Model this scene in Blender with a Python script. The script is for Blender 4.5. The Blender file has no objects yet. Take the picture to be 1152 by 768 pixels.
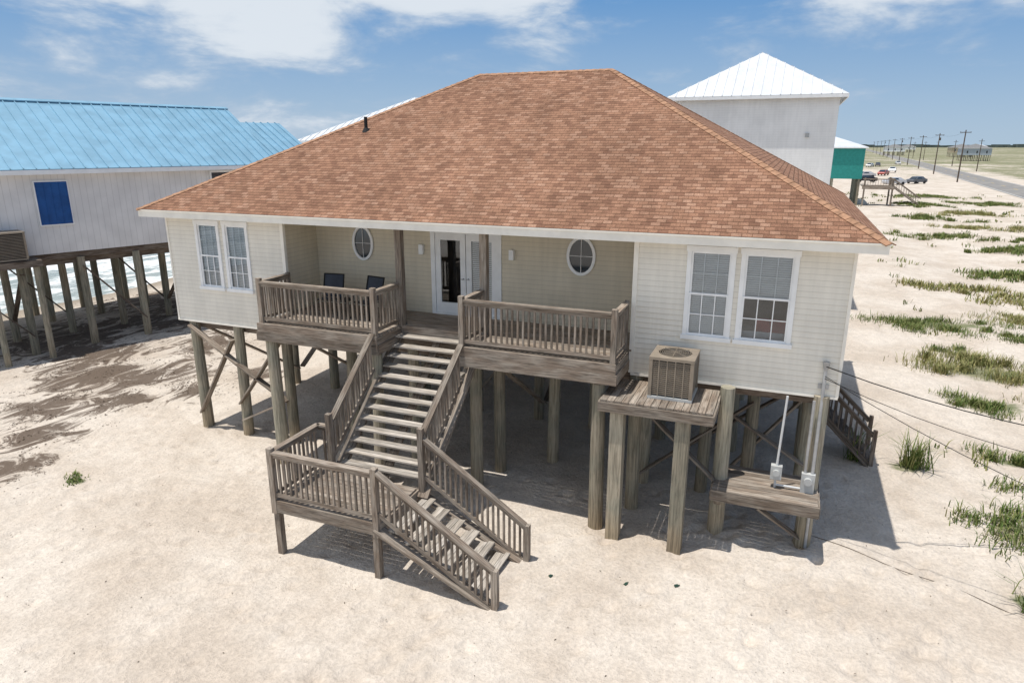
import bpy, math, random
from mathutils import Vector, noise
random.seed(7)
S=bpy.context.scene
S.view_settings.view_transform='Standard'; S.view_settings.look='None'; S.view_settings.exposure=0
V=Vector
# ---------------------------------------------------------------- camera
cam=bpy.data.objects.new('camera',bpy.data.cameras.new('camera')); S.collection.objects.link(cam); S.camera=cam
cam.location=(16.23,-14.34,8.2); cam.rotation_euler=(math.radians(90-16.05),0,math.radians(21.93))
cam.data.lens=24; cam.data.sensor_width=36; cam.data.clip_end=20000
# ---------------------------------------------------------------- node helpers
class NT:
    def __init__(s,tree): s.t=tree; s.n=tree.nodes; s.l=tree.links
    def new(s,ty,**k):
        n=s.n.new(ty)
        for a,b in k.items(): setattr(n,a,b)
        return n
    def put(s,sock,val):
        if isinstance(val,bpy.types.NodeSocket): s.l.new(val,sock)
        elif val is not None:
            if hasattr(sock.default_value,'__len__') and not hasattr(val,'__len__'): val=[val]*len(sock.default_value)
            if hasattr(val,'__len__') and len(sock.default_value)==4 and len(val)==3: val=(*val,1)
            sock.default_value=val
    def math(s,op,a,b=None,c=None,clamp=False):
        n=s.new('ShaderNodeMath',operation=op,use_clamp=clamp)
        for i,x in enumerate((a,b,c)):
            if x is not None: s.put(n.inputs[i],x)
        return n.outputs[0]
    def vmath(s,op,a,b=None):
        n=s.new('ShaderNodeVectorMath',operation=op); s.put(n.inputs[0],a)
        if b is not None: s.put(n.inputs[1],b)
        return n.outputs['Value'] if op in('DOT_PRODUCT','LENGTH') else n.outputs[0]
    def mix(s,f,a,b,mode='MIX'):
        n=s.new('ShaderNodeMix',data_type='RGBA',blend_type=mode); n.clamp_factor=True
        s.put(n.inputs[0],f); s.put(n.inputs[6],a); s.put(n.inputs[7],b); return n.outputs[2]
    def noise(s,vec,scale,detail=3,rough=.5,dist=0,dim='3D'):
        n=s.new('ShaderNodeTexNoise',noise_dimensions=dim); s.put(n.inputs['Vector'],vec)
        n.inputs['Scale'].default_value=scale; n.inputs['Detail'].default_value=detail
        n.inputs['Roughness'].default_value=rough; n.inputs['Distortion'].default_value=dist
        return n.outputs[0]
    def mapr(s,v,a,b,c=0,d=1,smooth=True):
        n=s.new('ShaderNodeMapRange'); n.interpolation_type='SMOOTHSTEP' if smooth else 'LINEAR'
        s.put(n.inputs[0],v)
        for i,x in zip((1,2,3,4),(a,b,c,d)): s.put(n.inputs[i],x)
        return n.outputs[0]
    def attr(s,name):
        n=s.new('ShaderNodeAttribute'); n.attribute_name=name; return n.outputs['Fac']
    def bump(s,h,strength=.5,dist=.02,normal=None):
        n=s.new('ShaderNodeBump'); s.put(n.inputs['Height'],h); n.inputs['Strength'].default_value=strength; n.inputs['Distance'].default_value=dist
        if normal is not None: s.l.new(normal,n.inputs['Normal'])
        return n.outputs[0]
def newmat(name,rough=.8,color=(.5,.5,.5),metal=0,spec=.3):
    m=bpy.data.materials.new(name); m.use_nodes=True; T=NT(m.node_tree)
    b=T.n['Principled BSDF']; b.inputs['Roughness'].default_value=rough; b.inputs['Metallic'].default_value=metal
    b.inputs['Specular IOR Level'].default_value=spec
    b.inputs['Base Color'].default_value=(*color,1)
    tc=T.new('ShaderNodeTexCoord'); T.obj=tc.outputs['Object']; T.uv=tc.outputs['UV']; T.b=b
    return m,T
def setc(T,c,bump=None,rough=None):
    T.put(T.b.inputs['Base Color'],c)
    if bump is not None: T.l.new(bump,T.b.inputs['Normal'])
    if rough is not None: T.put(T.b.inputs['Roughness'],rough)
def scalec(T,c,f):
    vm=T.new('ShaderNodeVectorMath',operation='SCALE'); T.put(vm.inputs[0],c); T.put(vm.inputs['Scale'],f); return vm.outputs[0]
def simple(name,color,rough=.7,var=.12,scale=3,metal=0,spec=.3):
    m,T=newmat(name,rough,color,metal,spec)
    n=T.noise(T.obj,scale,2,.6)
    setc(T,scalec(T,color,T.mapr(n,.3,.7,1-var,1+var*.6))); return m
def wood(name,ca,cb,dark=.45,lo=.62,hi=1.25):
    m,T=newmat(name,.85,ca,0,.15)
    mp=T.new('ShaderNodeMapping'); T.put(mp.inputs['Vector'],T.uv); mp.inputs['Scale'].default_value=(1.2,22,1)
    g=T.noise(mp.outputs[0],1.6,4,.65,.4,'2D')
    mp2=T.new('ShaderNodeMapping'); T.put(mp2.inputs['Vector'],T.uv); mp2.inputs['Scale'].default_value=(1.0,3,1)
    w=T.noise(mp2.outputs[0],1.3,3,.6,0,'2D')
    c=T.mix(T.mapr(w,.32,.68),ca,cb)
    c=scalec(T,c,T.mapr(g,.3,.62,dark,1.1))
    c=scalec(T,c,T.mapr(T.attr('tint'),0,1,lo,hi,False))
    setc(T,c)
    return m
# ---------------------------------------------------------------- materials
WOOD=wood('weathered_wood',(.250,.198,.155),(.345,.298,.248),.5,.7,1.22)
TREAD=wood('bleached_tread_wood',(.40,.355,.30),(.52,.475,.42),.6,.75,1.15)
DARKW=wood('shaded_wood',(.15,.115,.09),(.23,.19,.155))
def pile_mat():
    m,T=newmat('timber_pile',.9,(.3,.25,.18),0,.1)
    mp=T.new('ShaderNodeMapping'); T.put(mp.inputs['Vector'],T.uv); mp.inputs['Scale'].default_value=(.8,14,1)
    g=T.noise(mp.outputs[0],1.5,4,.7,.3,'2D'); w=T.noise(T.obj,1.1,3,.6)
    c=T.mix(T.mapr(w,.35,.65),(.37,.325,.25),(.295,.28,.22))
    sep=T.new('ShaderNodeSeparateXYZ'); T.put(sep.inputs[0],T.obj)
    c=T.mix(T.mapr(T.math('ADD',sep.outputs[2],T.math('MULTIPLY',w,.8)),.4,1.3,.5,0),c,(.40,.30,.185))
    c=scalec(T,c,T.mapr(g,.3,.65,.6,1.12)); c=scalec(T,c,T.mapr(T.attr('tint'),0,1,.75,1.2,False))
    setc(T,c,T.bump(g,.6,.015)); return m
PILE=pile_mat()
def siding(name,col,band=.72):
    m,T=newmat(name,.55,col,0,.35)
    n=T.noise(T.obj,.9,3,.6); mp=T.new('ShaderNodeMapping'); T.put(mp.inputs['Vector'],T.obj); mp.inputs['Scale'].default_value=(4,4,.35)
    st=T.noise(mp.outputs[0],2,3,.6)
    f=T.math('MULTIPLY',T.mapr(n,.3,.7,.93,1.04),T.mapr(st,.3,.7,.95,1.02))
    sep=T.new('ShaderNodeSeparateXYZ'); T.put(sep.inputs[0],T.obj)
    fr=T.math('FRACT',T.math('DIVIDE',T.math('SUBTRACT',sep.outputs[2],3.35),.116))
    f=T.math('MULTIPLY',f,T.mapr(fr,.0,.13,band,1))  # lap shadow lines painted in as a darker band on each course
    setc(T,scalec(T,col,f)); return m
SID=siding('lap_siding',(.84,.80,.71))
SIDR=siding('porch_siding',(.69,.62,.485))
TRIM=simple('trim_paint',(.87,.835,.755),.5,.06)
WHITE=simple('white_paint',(.87,.88,.88),.4,.05)
SOFF=simple('soffit_vinyl',(.7,.66,.57),.6,.05)
def shingle(name,c1,c2,c3,rw=.20,rh=.125):
    m,T=newmat(name,.95,c1,0,.1)
    br=T.new('ShaderNodeTexBrick'); T.put(br.inputs['Vector'],T.uv)
    br.offset=.5; br.inputs['Scale'].default_value=1; br.inputs['Brick Width'].default_value=rw; br.inputs['Row Height'].default_value=rh
    br.inputs['Mortar Size'].default_value=.009; br.inputs['Mortar Smooth'].default_value=.3; br.inputs['Bias'].default_value=0
    T.put(br.inputs['Color1'],(0,0,0)); T.put(br.inputs['Color2'],(1,1,1)); T.put(br.inputs['Mortar'],(.5,.5,.5))
    bw=T.new('ShaderNodeRGBToBW'); T.put(bw.inputs[0],br.outputs['Color'])
    c=T.mix(T.mapr(bw.outputs[0],.0,.55),c1,c2); c=T.mix(T.mapr(bw.outputs[0],.62,1,0,.9),c,c3)
    big=T.noise(T.obj,.45,4,.7); fine=T.noise(T.uv,40,1,.7,0,'2D'); mid=T.noise(T.uv,4.5,2,.6,0,'2D')
    mp=T.new('ShaderNodeMapping'); T.put(mp.inputs['Vector'],T.uv); mp.inputs['Scale'].default_value=(1.6,.22,1)
    streak=T.noise(mp.outputs[0],1,3,.6,0,'2D')
    f=T.math('MULTIPLY',T.math('MULTIPLY',T.mapr(big,.3,.7,.88,1.08),T.mapr(streak,.3,.7,.92,1.05)),T.math('MULTIPLY',T.mapr(fine,.25,.75,.78,1.22),T.mapr(mid,.3,.7,.90,1.09)))
    c=scalec(T,c,f)
    sp=T.new('ShaderNodeSeparateXYZ'); T.put(sp.inputs[0],T.uv)
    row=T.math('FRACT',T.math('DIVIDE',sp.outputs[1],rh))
    c=scalec(T,c,T.mapr(row,0,.22,.45,1))  # shadow along each shingle row's edge is painted into the colour
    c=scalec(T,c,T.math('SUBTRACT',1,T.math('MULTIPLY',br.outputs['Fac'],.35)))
    h=T.math('ADD',T.math('MULTIPLY',T.math('SUBTRACT',1,row),.8),T.math('MULTIPLY',bw.outputs[0],.35))
    setc(T,c,T.bump(h,.8,.02)); return m
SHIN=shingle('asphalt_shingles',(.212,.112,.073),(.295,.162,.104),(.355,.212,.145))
CAP=simple('ridge_shingles',(.37,.212,.130),.95,.3,7)
def glass():
    m=bpy.data.materials.new('window_glass'); m.use_nodes=True; T=NT(m.node_tree); T.n.remove(T.n['Principled BSDF'])
    tr=T.new('ShaderNodeBsdfTransparent'); tr.inputs[0].default_value=(.86,.9,.92,1)
    gl=T.new('ShaderNodeBsdfGlossy'); gl.inputs['Roughness'].default_value=.03; gl.inputs[0].default_value=(.9,.95,1,1)
    fr=T.new('ShaderNodeFresnel'); fr.inputs[0].default_value=1.7
    mx=T.new('ShaderNodeMixShader'); T.put(mx.inputs[0],T.math('ADD',fr.outputs[0],.04)); T.l.new(tr.outputs[0],mx.inputs[1]); T.l.new(gl.outputs[0],mx.inputs[2])
    T.l.new(mx.outputs[0],T.n['Material Output'].inputs[0]); return m
GLASS=glass()
DARK=simple('dark_interior',(.03,.03,.034),.6,.2)
BLIND=simple('window_blind',(.86,.87,.87),.6,.04)
RED=simple('red_cloth',(.30,.045,.05),.9,.3)
DGL,_t=newmat('dark_window',.08,(.02,.035,.05),0,.8)
METAL=simple('galvanised_metal',(.45,.46,.47),.45,.15,6,.5)
GREYB=simple('utility_box_paint',(.5,.51,.5),.5,.1)
PVC=simple('conduit_pvc',(.66,.67,.67),.4,.05)
BLACK=simple('black_rubber',(.02,.02,.02),.7,.2)
SLING=simple('chair_sling',(.055,.065,.085),.8,.2)
ACM=simple('ac_casing',(.27,.225,.175),.55,.12,5)
ACF=simple('ac_coil',(.06,.055,.05),.7,.3,30)
# ---------------------------------------------------------------- mesh builder
def link(o,parent=None):
    S.collection.objects.link(o)
    if parent is not None: o.parent=parent
    return o
def empty(name,loc=(0,0,0)):
    o=bpy.data.objects.new(name,None); o.empty_display_size=.3; S.collection.objects.link(o); return o
class B:
    def __init__(s,name,mat,parent=None): s.name=name; s.mat=mat; s.p=parent; s.v=[];s.f=[];s.uv=[];s.t=[];s.sm=[]
    def face(s,pts,uvs,t=.5,sm=False):
        k=len(s.v); s.v+=[tuple(p) for p in pts]; s.f.append(tuple(range(k,k+len(pts)))); s.uv+=uvs; s.t+=[t]*len(pts); s.sm.append(sm)
    def poly(s,pts,udir,vdir,o=(0,0,0),t=.5):
        o=V(o);udir=V(udir);vdir=V(vdir); s.face(pts,[((V(p)-o).dot(udir),(V(p)-o).dot(vdir)) for p in pts],t)
    def hexa(s,p,L,W,H,t=None):
        p=V(p);L=V(L);W=V(W);H=V(H)
        if t is None: t=random.random()
        ou,ov=random.uniform(0,50),random.uniform(0,50); l,w,h=L.length,W.length,H.length
        if L.cross(W).dot(H)<0: W,p=-W,p+W
        c=[p,p+L,p+L+W,p+W]; d=[q+H for q in c]
        def q(a,b,cc,dd,du,dv,off=0): s.face([a,b,cc,dd],[(ou,ov+off),(ou+du,ov+off),(ou+du,ov+off+dv),(ou,ov+off+dv)],t)
        q(d[0],d[1],d[2],d[3],l,w); q(c[3],c[2],c[1],c[0],l,w,w)
        q(c[0],c[1],d[1],d[0],l,h,2*w); q(c[2],c[3],d[3],d[2],l,h,2*w+h)
        s.face([c[1],c[2],d[2],d[1]],[(ou+l,ov),(ou+l+.02,ov+w),(ou+l+.02,ov+w+h),(ou+l,ov+h)],t)
        s.face([c[3],c[0],d[0],d[3]],[(ou,ov),(ou+.02,ov+w),(ou+.02,ov+w+h),(ou,ov+h)],t)
    def box(s,x0,y0,z0,x1,y1,z1,t=None):
        dx,dy,dz=x1-x0,y1-y0,z1-z0; ax=[V((dx,0,0)),V((0,dy,0)),V((0,0,dz))]; o=sorted(range(3),key=lambda i:-ax[i].length)
        s.hexa((x0,y0,z0),ax[o[0]],ax[o[1]],ax[o[2]],t)
    def beam(s,p0,p1,w,h,up=(0,0,1),t=None):
        p0=V(p0);p1=V(p1);L=p1-p0; W=L.cross(V(up)).normalized()*w; H=W.cross(L).normalized()*h
        s.hexa(p0-W/2-H/2,L,W,H,t)
    def cyl(s,p0,p1,r0,r1=None,n=12,cap=True,t=None):
        p0=V(p0);p1=V(p1); r1=r0 if r1 is None else r1; L=p1-p0; a=L.orthogonal().normalized(); b=L.normalized().cross(a)
        if t is None: t=random.random()
        ou,ov=random.uniform(0,50),random.uniform(0,50)
        A=[p0+(a*math.cos(6.28318*i/n)+b*math.sin(6.28318*i/n))*r0 for i in range(n)]
        C=[p1+(a*math.cos(6.28318*i/n)+b*math.sin(6.28318*i/n))*r1 for i in range(n)]
        for i in range(n):
            j=(i+1)%n; s.face([A[i],A[j],C[j],C[i]],[(ou,ov+i*r0*.5),(ou,ov+(i+1)*r0*.5),(ou+L.length,ov+(i+1)*r0*.5),(ou+L.length,ov+i*r0*.5)],t,True)
        if cap:
            s.face(C,[(ou+q.x*.1,ov+q.y) for q in C],t); s.face(A[::-1],[(ou+q.x*.1,ov+q.y) for q in A],t)
    def done(s):
        me=bpy.data.meshes.new(s.name); me.from_pydata(s.v,[],s.f); me.materials.append(s.mat)
        ul=me.uv_layers.new(name='UVMap'); flat=[c for u in s.uv for c in u]; ul.data.foreach_set('uv',flat)
        at=me.attributes.new('tint','FLOAT','CORNER'); at.data.foreach_set('value',s.t)
        me.polygons.foreach_set('use_smooth',s.sm)
        o=bpy.data.objects.new(s.name,me); return link(o,s.p)
def railing(m,p0,p1,h=1.05,bh=.12,sp=.125,w=.14):
    p0=V(p0);p1=V(p1);d=p1-p0; u=V((0,0,1)); n=max(2,int(V((d.x,d.y,0)).length/sp))
    m.beam(p0+u*h,p1+u*h,w,.04); m.beam(p0+u*(h-.07),p1+u*(h-.07),.045,.09); m.beam(p0+u*bh,p1+u*bh,.045,.09)
    for i in range(1,n):
        q=p0+d*(i/n)+d.normalized()*random.uniform(-.006,.006); m.beam(q+u*(bh+.03),q+u*(h-.04),.042,.042,(d.x,d.y,.001))
def post(m,x,y,z0,z1,s=.11): m.box(x-s/2,y-s/2,z0,x+s/2,y+s/2,z1)
def planks_x(m,x0,x1,y0,y1,z,w=.14,th=.038,gap=.009):
    y=y0
    while y<y1-.03:
        yy=min(y+w,y1); j=random.uniform(-.01,.01); m.box(x0+j,y,z-th,x1+j,yy,z+random.uniform(-.002,.002)); y=yy+gap
# ---------------------------------------------------------------- terrain
def cx(y): return 54+(y-115)*.06
def sstep(a,b,x):
    t=max(0,min(1,(x-a)/(b-a))); return t*t*(3-2*t)
PILEPOS=[(.42,.12),(2.05,.12),(3.7,.12),(9.62,-.25),(12.85,-1.02),(13.35,-1.28),(14.68,-1.34),(15.4,-.2),(17.2,-.02),(4.2,-1.0)]
random.seed(11)
FEET=[]
for tr in range(16):
    x,y=random.uniform(-3,24),random.uniform(-10,-1); a=random.uniform(0,6.28)
    for k in range(22):
        a+=random.gauss(0,.12); x+=.62*math.cos(a); y+=.62*math.sin(a); sd=.11*(1 if k%2 else -1)
        FEET.append((x-math.sin(a)*sd,y+math.cos(a)*sd))
for k in range(420): FEET.append((random.uniform(-4,24),random.uniform(-9,1)))
fgrid={}
for a,b in FEET: fgrid.setdefault((int(a//1),int(b//1)),[]).append((a,b))
random.seed(7)
def gz(x,y,feet=False):
    k=sstep(7,12,abs(x-cx(y))); A=.045*k
    z=A*noise.noise(V((x*.22,y*.22,0)))*1.4+ .034*noise.noise(V((x*.9,y*.9,3)))*k
    if x>19:
        q=sstep(19.5,26,x)*(1-sstep(200,400,y))*k
        z+=q*(.50*max(-.25,noise.noise(V((x*.16,y*.11,7))))+.16*noise.noise(V((x*.5,y*.4,2))))
    if -2<x<20 and -3<y<2:
        for a,b in PILEPOS: z-=.06*math.exp(-((x-a)**2+(y-b)**2)/.12)
    if feet and -5<x<26 and -12<y<4:
        i,j=int(x//1),int(y//1)
        for di in (-1,0,1):
            for dj in (-1,0,1):
                for a,b in fgrid.get((i+di,j+dj),()):
                    r2=((x-a)**2+(y-b)**2)/.016
                    if r2<9: z+=-.06*math.exp(-r2)+.02*math.exp(-(math.sqrt(r2)-1.7)**2*2)
    if x<-17: z-= min(3,(-17-x)*.08)
    return z
def axis(a,b,step,lo,hi,g=1.13):
    r=[]; x=a
    while x<=b: r.append(x); x+=step
    s=step; x=r[-1]
    while x<hi: s*=g; x+=s; r.append(x)
    s=step; x=r[0]; pre=[]
    while x>lo: s*=g; x-=s; pre.append(x)
    return pre[::-1]+r
CL=[(23.3,22.3,2.1),(22.9,17.9,.6),(23.6,15.1,2.2),(22.9,10.9,1.2),(32.2,49.8,1.9),(19.7,4.8,.6),(21.6,2.1,.9),(21.2,-.6,.5),(25.8,33,1.7),(28.5,39,1.9),(.05,-3.9,.3),(25.5,11.6,1.5),(29.5,60,2.2),(34,68,2.8),(26.5,20,1.5),(26,7.5,1.5),(31,76,2.6),(37,84,3),(33,95,3),(27.5,25,1.5),(38,58,3),(42,104,4),(34,52,2.2),(29,16,2.0),(30.5,30,2.2),(22.6,6.3,.7),(33,38,2.2),(37,46,2.6),(24.5,4.4,1.0),(23.5,2.6,.6),(32,22,2.2),(36,115,4),(45,75,4)]
WD=[(-7,2,2.0),(-4.8,3.2,1.7),(-5.5,-.6,1.4),(-3.6,-2.4,1.1),(-2.3,-4.2,1.0),(-9.5,4.2,2.4),(-2.4,2.4,.9),(-1.4,4.5,.8),(-12,9,3),(-6.5,7,1.8),(-8,-2.5,1.2),(-4.2,.6,1.2),(-13,5,3.4),(-15,12,3.6),(-10,11,3),(-12,15,3)]
xs=axis(-5,25,.085,-6000,6000,1.09); ys=axis(-9.5,2.5,.085,-400,8000,1.09)
gv=[];we=[];gr=[]
for y in ys:
    for x in xs:
        gv.append((x,y,gz(x,y,True)))
        w=0
        if -24<x<3 and -8<y<26:
            for a,b,r in WD:
                d2=((x-a)**2+(y-b)**2)/(r*r*1.9)
                if d2<5: w=max(w,math.exp(-d2))
        we.append(w)
        g=0
        if (x>17 and y<125) or x<2 and -6<y<-2:
            for a,b,r in CL:
                d2=(x-a)**2/(1.5*r*r)+(y-b)**2/(r*r*.55)
                if d2<5: g=max(g,math.exp(-d2)*.86)
        d=x-cx(y)
        if x>20: g=max(g,(.18+.30*sstep(60,220,y))*sstep(23,36,x))
        if d>5: g=max(g,.66*sstep(5,12,d))
        if y>300 and x>-5: g=max(g,.64)
        gr.append(g)
nx=len(xs)
gf=[(j*nx+i,j*nx+i+1,(j+1)*nx+i+1,(j+1)*nx+i) for j in range(len(ys)-1) for i in range(nx-1)]
me=bpy.data.meshes.new('sand_ground'); me.from_pydata(gv,[],gf)
for nm,arr in (('weed',we),('green',gr)):
    a=me.attributes.new(nm,'FLOAT','POINT'); a.data.foreach_set('value',arr)
me.polygons.foreach_set('use_smooth',[True]*len(gf))
m,T=newmat('beach_sand',.95,(.5,.45,.4),0,.1)
sep=T.new('ShaderNodeSeparateXYZ'); T.put(sep.inputs[0],T.obj)
n1=T.noise(T.obj,.35,4,.6,0,'2D'); n2=T.noise(T.obj,2.4,5,.72,0,'2D'); n3=T.noise(T.obj,13,3,.7,0,'2D')
c=T.mix(T.mapr(n1,.3,.7),(.545,.468,.388),(.655,.585,.505))
c=scalec(T,c,T.math('MULTIPLY',T.mapr(n2,.3,.7,.90,1.04),T.mapr(n3,.25,.75,.86,1.07)))
vo=T.new('ShaderNodeTexVoronoi',voronoi_dimensions='2D'); T.put(vo.inputs['Vector'],T.obj); vo.inputs['Scale'].default_value=2.3
spk=T.mapr(vo.outputs['Distance'],.015,.04,.6,0)
c=T.mix(T.math('MULTIPLY',spk,T.mapr(n1,.45,.6)),c,(.12,.09,.06))
wet=T.mapr(sep.outputs[0],-21.5,-17.5,.75,0); c=T.mix(wet,c,(.22,.18,.135))
mp=T.new('ShaderNodeMapping'); T.put(mp.inputs['Vector'],T.obj); mp.inputs['Rotation'].default_value=(0,0,math.radians(35)); mp.inputs['Scale'].default_value=(1.3,.7,1)
wn=T.noise(mp.outputs[0],.9,9,.76,.9,'2D')
wm=T.math('ADD',T.math('MULTIPLY',T.attr('weed'),.33),wn)
c=T.mix(T.mapr(wm,.67,.80,0,.88),c,(.095,.066,.047))
gn=T.noise(T.obj,1.3,6,.78,.3,'2D'); gn2=T.noise(T.obj,.14,3,.6,0,'2D'); gn3=T.noise(T.obj,.02,4,.65,0,'2D')
gm=T.math('ADD',T.math('MULTIPLY',T.attr('green'),.75),T.math('ADD',T.math('MULTIPLY',gn,.42),T.math('ADD',T.math('MULTIPLY',gn2,.3),T.math('MULTIPLY',gn3,.4))))
gc=T.mix(T.mapr(n1,.35,.65),(.095,.13,.042),(.20,.19,.095))
c=T.mix(T.mapr(gm,.90,1.06,0,.82),c,gc)
h=T.math('ADD',T.math('MULTIPLY',n2,1.5),T.math('MULTIPLY',n3,.3))
setc(T,c,T.bump(h,.7,.08)); me.materials.append(m); link(bpy.data.objects.new('sand_ground',me))
# sea
m,T=newmat('sea_surface',.12,(.1,.2,.22),0,.5)
sep=T.new('ShaderNodeSeparateXYZ'); T.put(sep.inputs[0],T.obj)
mp=T.new('ShaderNodeMapping'); T.put(mp.inputs['Vector'],T.obj); mp.inputs['Scale'].default_value=(.55,.12,1)
wv=T.noise(mp.outputs[0],1,5,.6,.8,'2D'); wf=T.noise(T.obj,1.6,5,.7,0,'2D')
near=T.mapr(sep.outputs[0],-75,-21,0,1)
fo=T.math('ADD',T.math('ADD',T.math('MULTIPLY',wv,.8),T.math('MULTIPLY',wf,.4)),T.math('MULTIPLY',near,.10))
c=T.mix(near,(.06,.13,.15),(.30,.34,.31)); c=T.mix(T.mapr(fo,.60,.80),c,(.78,.80,.80))
setc(T,c,T.bump(T.math('ADD',wv,T.math('MULTIPLY',wf,.3)),.8,.4),T.mapr(fo,.6,.8,.2,.8))
me=bpy.data.meshes.new('sea_water'); me.from_pydata([(-6000,-400,-.36),(-18,-400,-.36),(-18,8000,-.36),(-6000,8000,-.36)],[],[(0,1,2,3)]); me.materials.append(m); link(bpy.data.objects.new('sea_water',me))
# road
m,T=newmat('asphalt',.9,(.2,.2,.2),0,.2)
n=T.noise(T.obj,.4,4,.6); setc(T,T.mix(T.mapr(n,.35,.7),(.20,.195,.19),(.31,.29,.26)))
yy=[-60+20*i for i in range(60)]+[1200,2000,4000]
def strip(nm,off0,off1,z,mat,seg=None,parent=None):
    v=[];f=[]
    pts=seg or [(a,b) for a,b in zip(yy[:-1],yy[1:])]
    for a,b in pts:
        k=len(v); v+=[(cx(a)+off0,a,z),(cx(a)+off1,a,z),(cx(b)+off1,b,z),(cx(b)+off0,b,z)]; f.append((k,k+1,k+2,k+3))
    me=bpy.data.meshes.new(nm); me.from_pydata(v,[],f); me.materials.append(mat); return link(bpy.data.objects.new(nm,me),parent)
road=strip('road',-4,4,.03,m)
WL=simple('road_paint_white',(.7,.7,.68),.7,.2); YL=simple('road_paint_yellow',(.6,.42,.08),.7,.2)
strip('edge_line',-3.7,-3.55,.036,WL,None,road); strip('edge_line_far',3.55,3.7,.036,WL,None,road)
strip('centre_line',-.07,.07,.036,YL,[(-60+12*i,-56+12*i) for i in range(80)],road)
TL=simple('distant_foliage',(.10,.125,.115),.95,.3,.05)
b=B('distant_tree_line',TL); x=-200
while x<3800:
    w_=random.uniform(14,40); hh=7+6*noise.noise(V((x*.01,1,1)))+random.uniform(-1,3); b.box(x,2600+random.uniform(-20,20),-3,x+w_+8,2640,max(3,hh)); x+=w_
b.done()
# ---------------------------------------------------------------- main house
H=empty('beach_house')
W=17.47; D=13.0; ZF=3.35; ZT=6.3; DK=3.88; RD=1.4; RX0,RX1=4.0,13.3
def lap(m,a,b,z0,z1,n,rh=.116):
    a=V(a);b=V(b);n=V(n);z=z0
    while z<z1-1e-4:
        zt=min(z+rh,z1); o=n*.018
        A=V((a.x,a.y,z))+o;C=V((b.x,b.y,z))+o; A2=V((a.x,a.y,zt))+n*.002;C2=V((b.x,b.y,zt))+n*.002
        m.face([A,C,C2,A2],[(0,0)]*4); A3=V((a.x,a.y,z));C3=V((b.x,b.y,z)); m.face([A3,C3,C,A],[(0,0)]*4); z=zt
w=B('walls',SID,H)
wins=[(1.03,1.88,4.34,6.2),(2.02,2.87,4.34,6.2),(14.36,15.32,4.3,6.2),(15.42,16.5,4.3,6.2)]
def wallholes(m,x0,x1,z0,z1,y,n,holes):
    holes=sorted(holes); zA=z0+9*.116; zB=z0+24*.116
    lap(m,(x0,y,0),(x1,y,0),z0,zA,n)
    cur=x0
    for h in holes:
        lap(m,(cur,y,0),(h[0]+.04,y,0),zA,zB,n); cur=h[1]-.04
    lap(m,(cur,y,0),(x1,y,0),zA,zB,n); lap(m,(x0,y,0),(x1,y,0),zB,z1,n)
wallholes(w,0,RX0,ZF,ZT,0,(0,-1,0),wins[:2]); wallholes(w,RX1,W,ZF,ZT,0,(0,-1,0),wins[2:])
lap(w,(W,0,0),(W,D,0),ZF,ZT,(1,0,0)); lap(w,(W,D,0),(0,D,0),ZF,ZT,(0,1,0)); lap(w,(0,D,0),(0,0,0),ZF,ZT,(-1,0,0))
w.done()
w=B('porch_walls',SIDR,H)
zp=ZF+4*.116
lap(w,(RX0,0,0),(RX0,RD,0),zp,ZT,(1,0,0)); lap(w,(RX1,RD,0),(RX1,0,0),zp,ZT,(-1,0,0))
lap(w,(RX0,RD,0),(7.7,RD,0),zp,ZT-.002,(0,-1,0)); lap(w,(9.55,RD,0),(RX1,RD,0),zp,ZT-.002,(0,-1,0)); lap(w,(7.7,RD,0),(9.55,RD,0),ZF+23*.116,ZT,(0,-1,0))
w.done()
w=B('corner_trim',TRIM,H)
for x,y in ((0,0),(W,0),(0,D),(W,D)): w.box(x-.03,y-.03,ZF-.01,x+.03,y+.03,ZT-.003)
w.box(-.02,-.045,ZF-.05,RX0,-.0,ZF+.0); w.box(RX1,-.045,ZF-.05,W+.02,0,ZF)
for x in (RX0,RX1): w.box(x-.05,-.035,ZF+.002,x+.05,.06,ZT-.004)
w.done()
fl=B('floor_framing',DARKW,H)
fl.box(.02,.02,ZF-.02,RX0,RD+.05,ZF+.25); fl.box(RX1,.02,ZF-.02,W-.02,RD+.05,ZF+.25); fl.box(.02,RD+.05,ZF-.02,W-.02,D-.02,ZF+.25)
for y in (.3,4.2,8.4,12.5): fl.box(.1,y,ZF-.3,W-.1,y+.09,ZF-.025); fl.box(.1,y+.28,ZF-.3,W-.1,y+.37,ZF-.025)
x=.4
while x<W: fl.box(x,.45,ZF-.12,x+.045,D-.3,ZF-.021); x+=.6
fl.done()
it=B('interior',DARK,H)
it.box(0.1,.9,ZF+.3,RX0-.1,.94,ZT-.1); it.box(RX1+.1,.92,ZF+.3,W-.1,.96,ZT-.1)
it.box(0.1,.1,ZT-.09,RX0-.1,.9,ZT-.05); it.box(RX1+.1,.1,ZT-.09,W-.1,.9,ZT-.05); it.box(7.0,RD+1.2,DK,10.2,RD+1.24,ZT-.2)
it.box(7.0,RD+.3,ZT-.2,10.2,RD+1.2,ZT-.16)
it.done()
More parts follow.
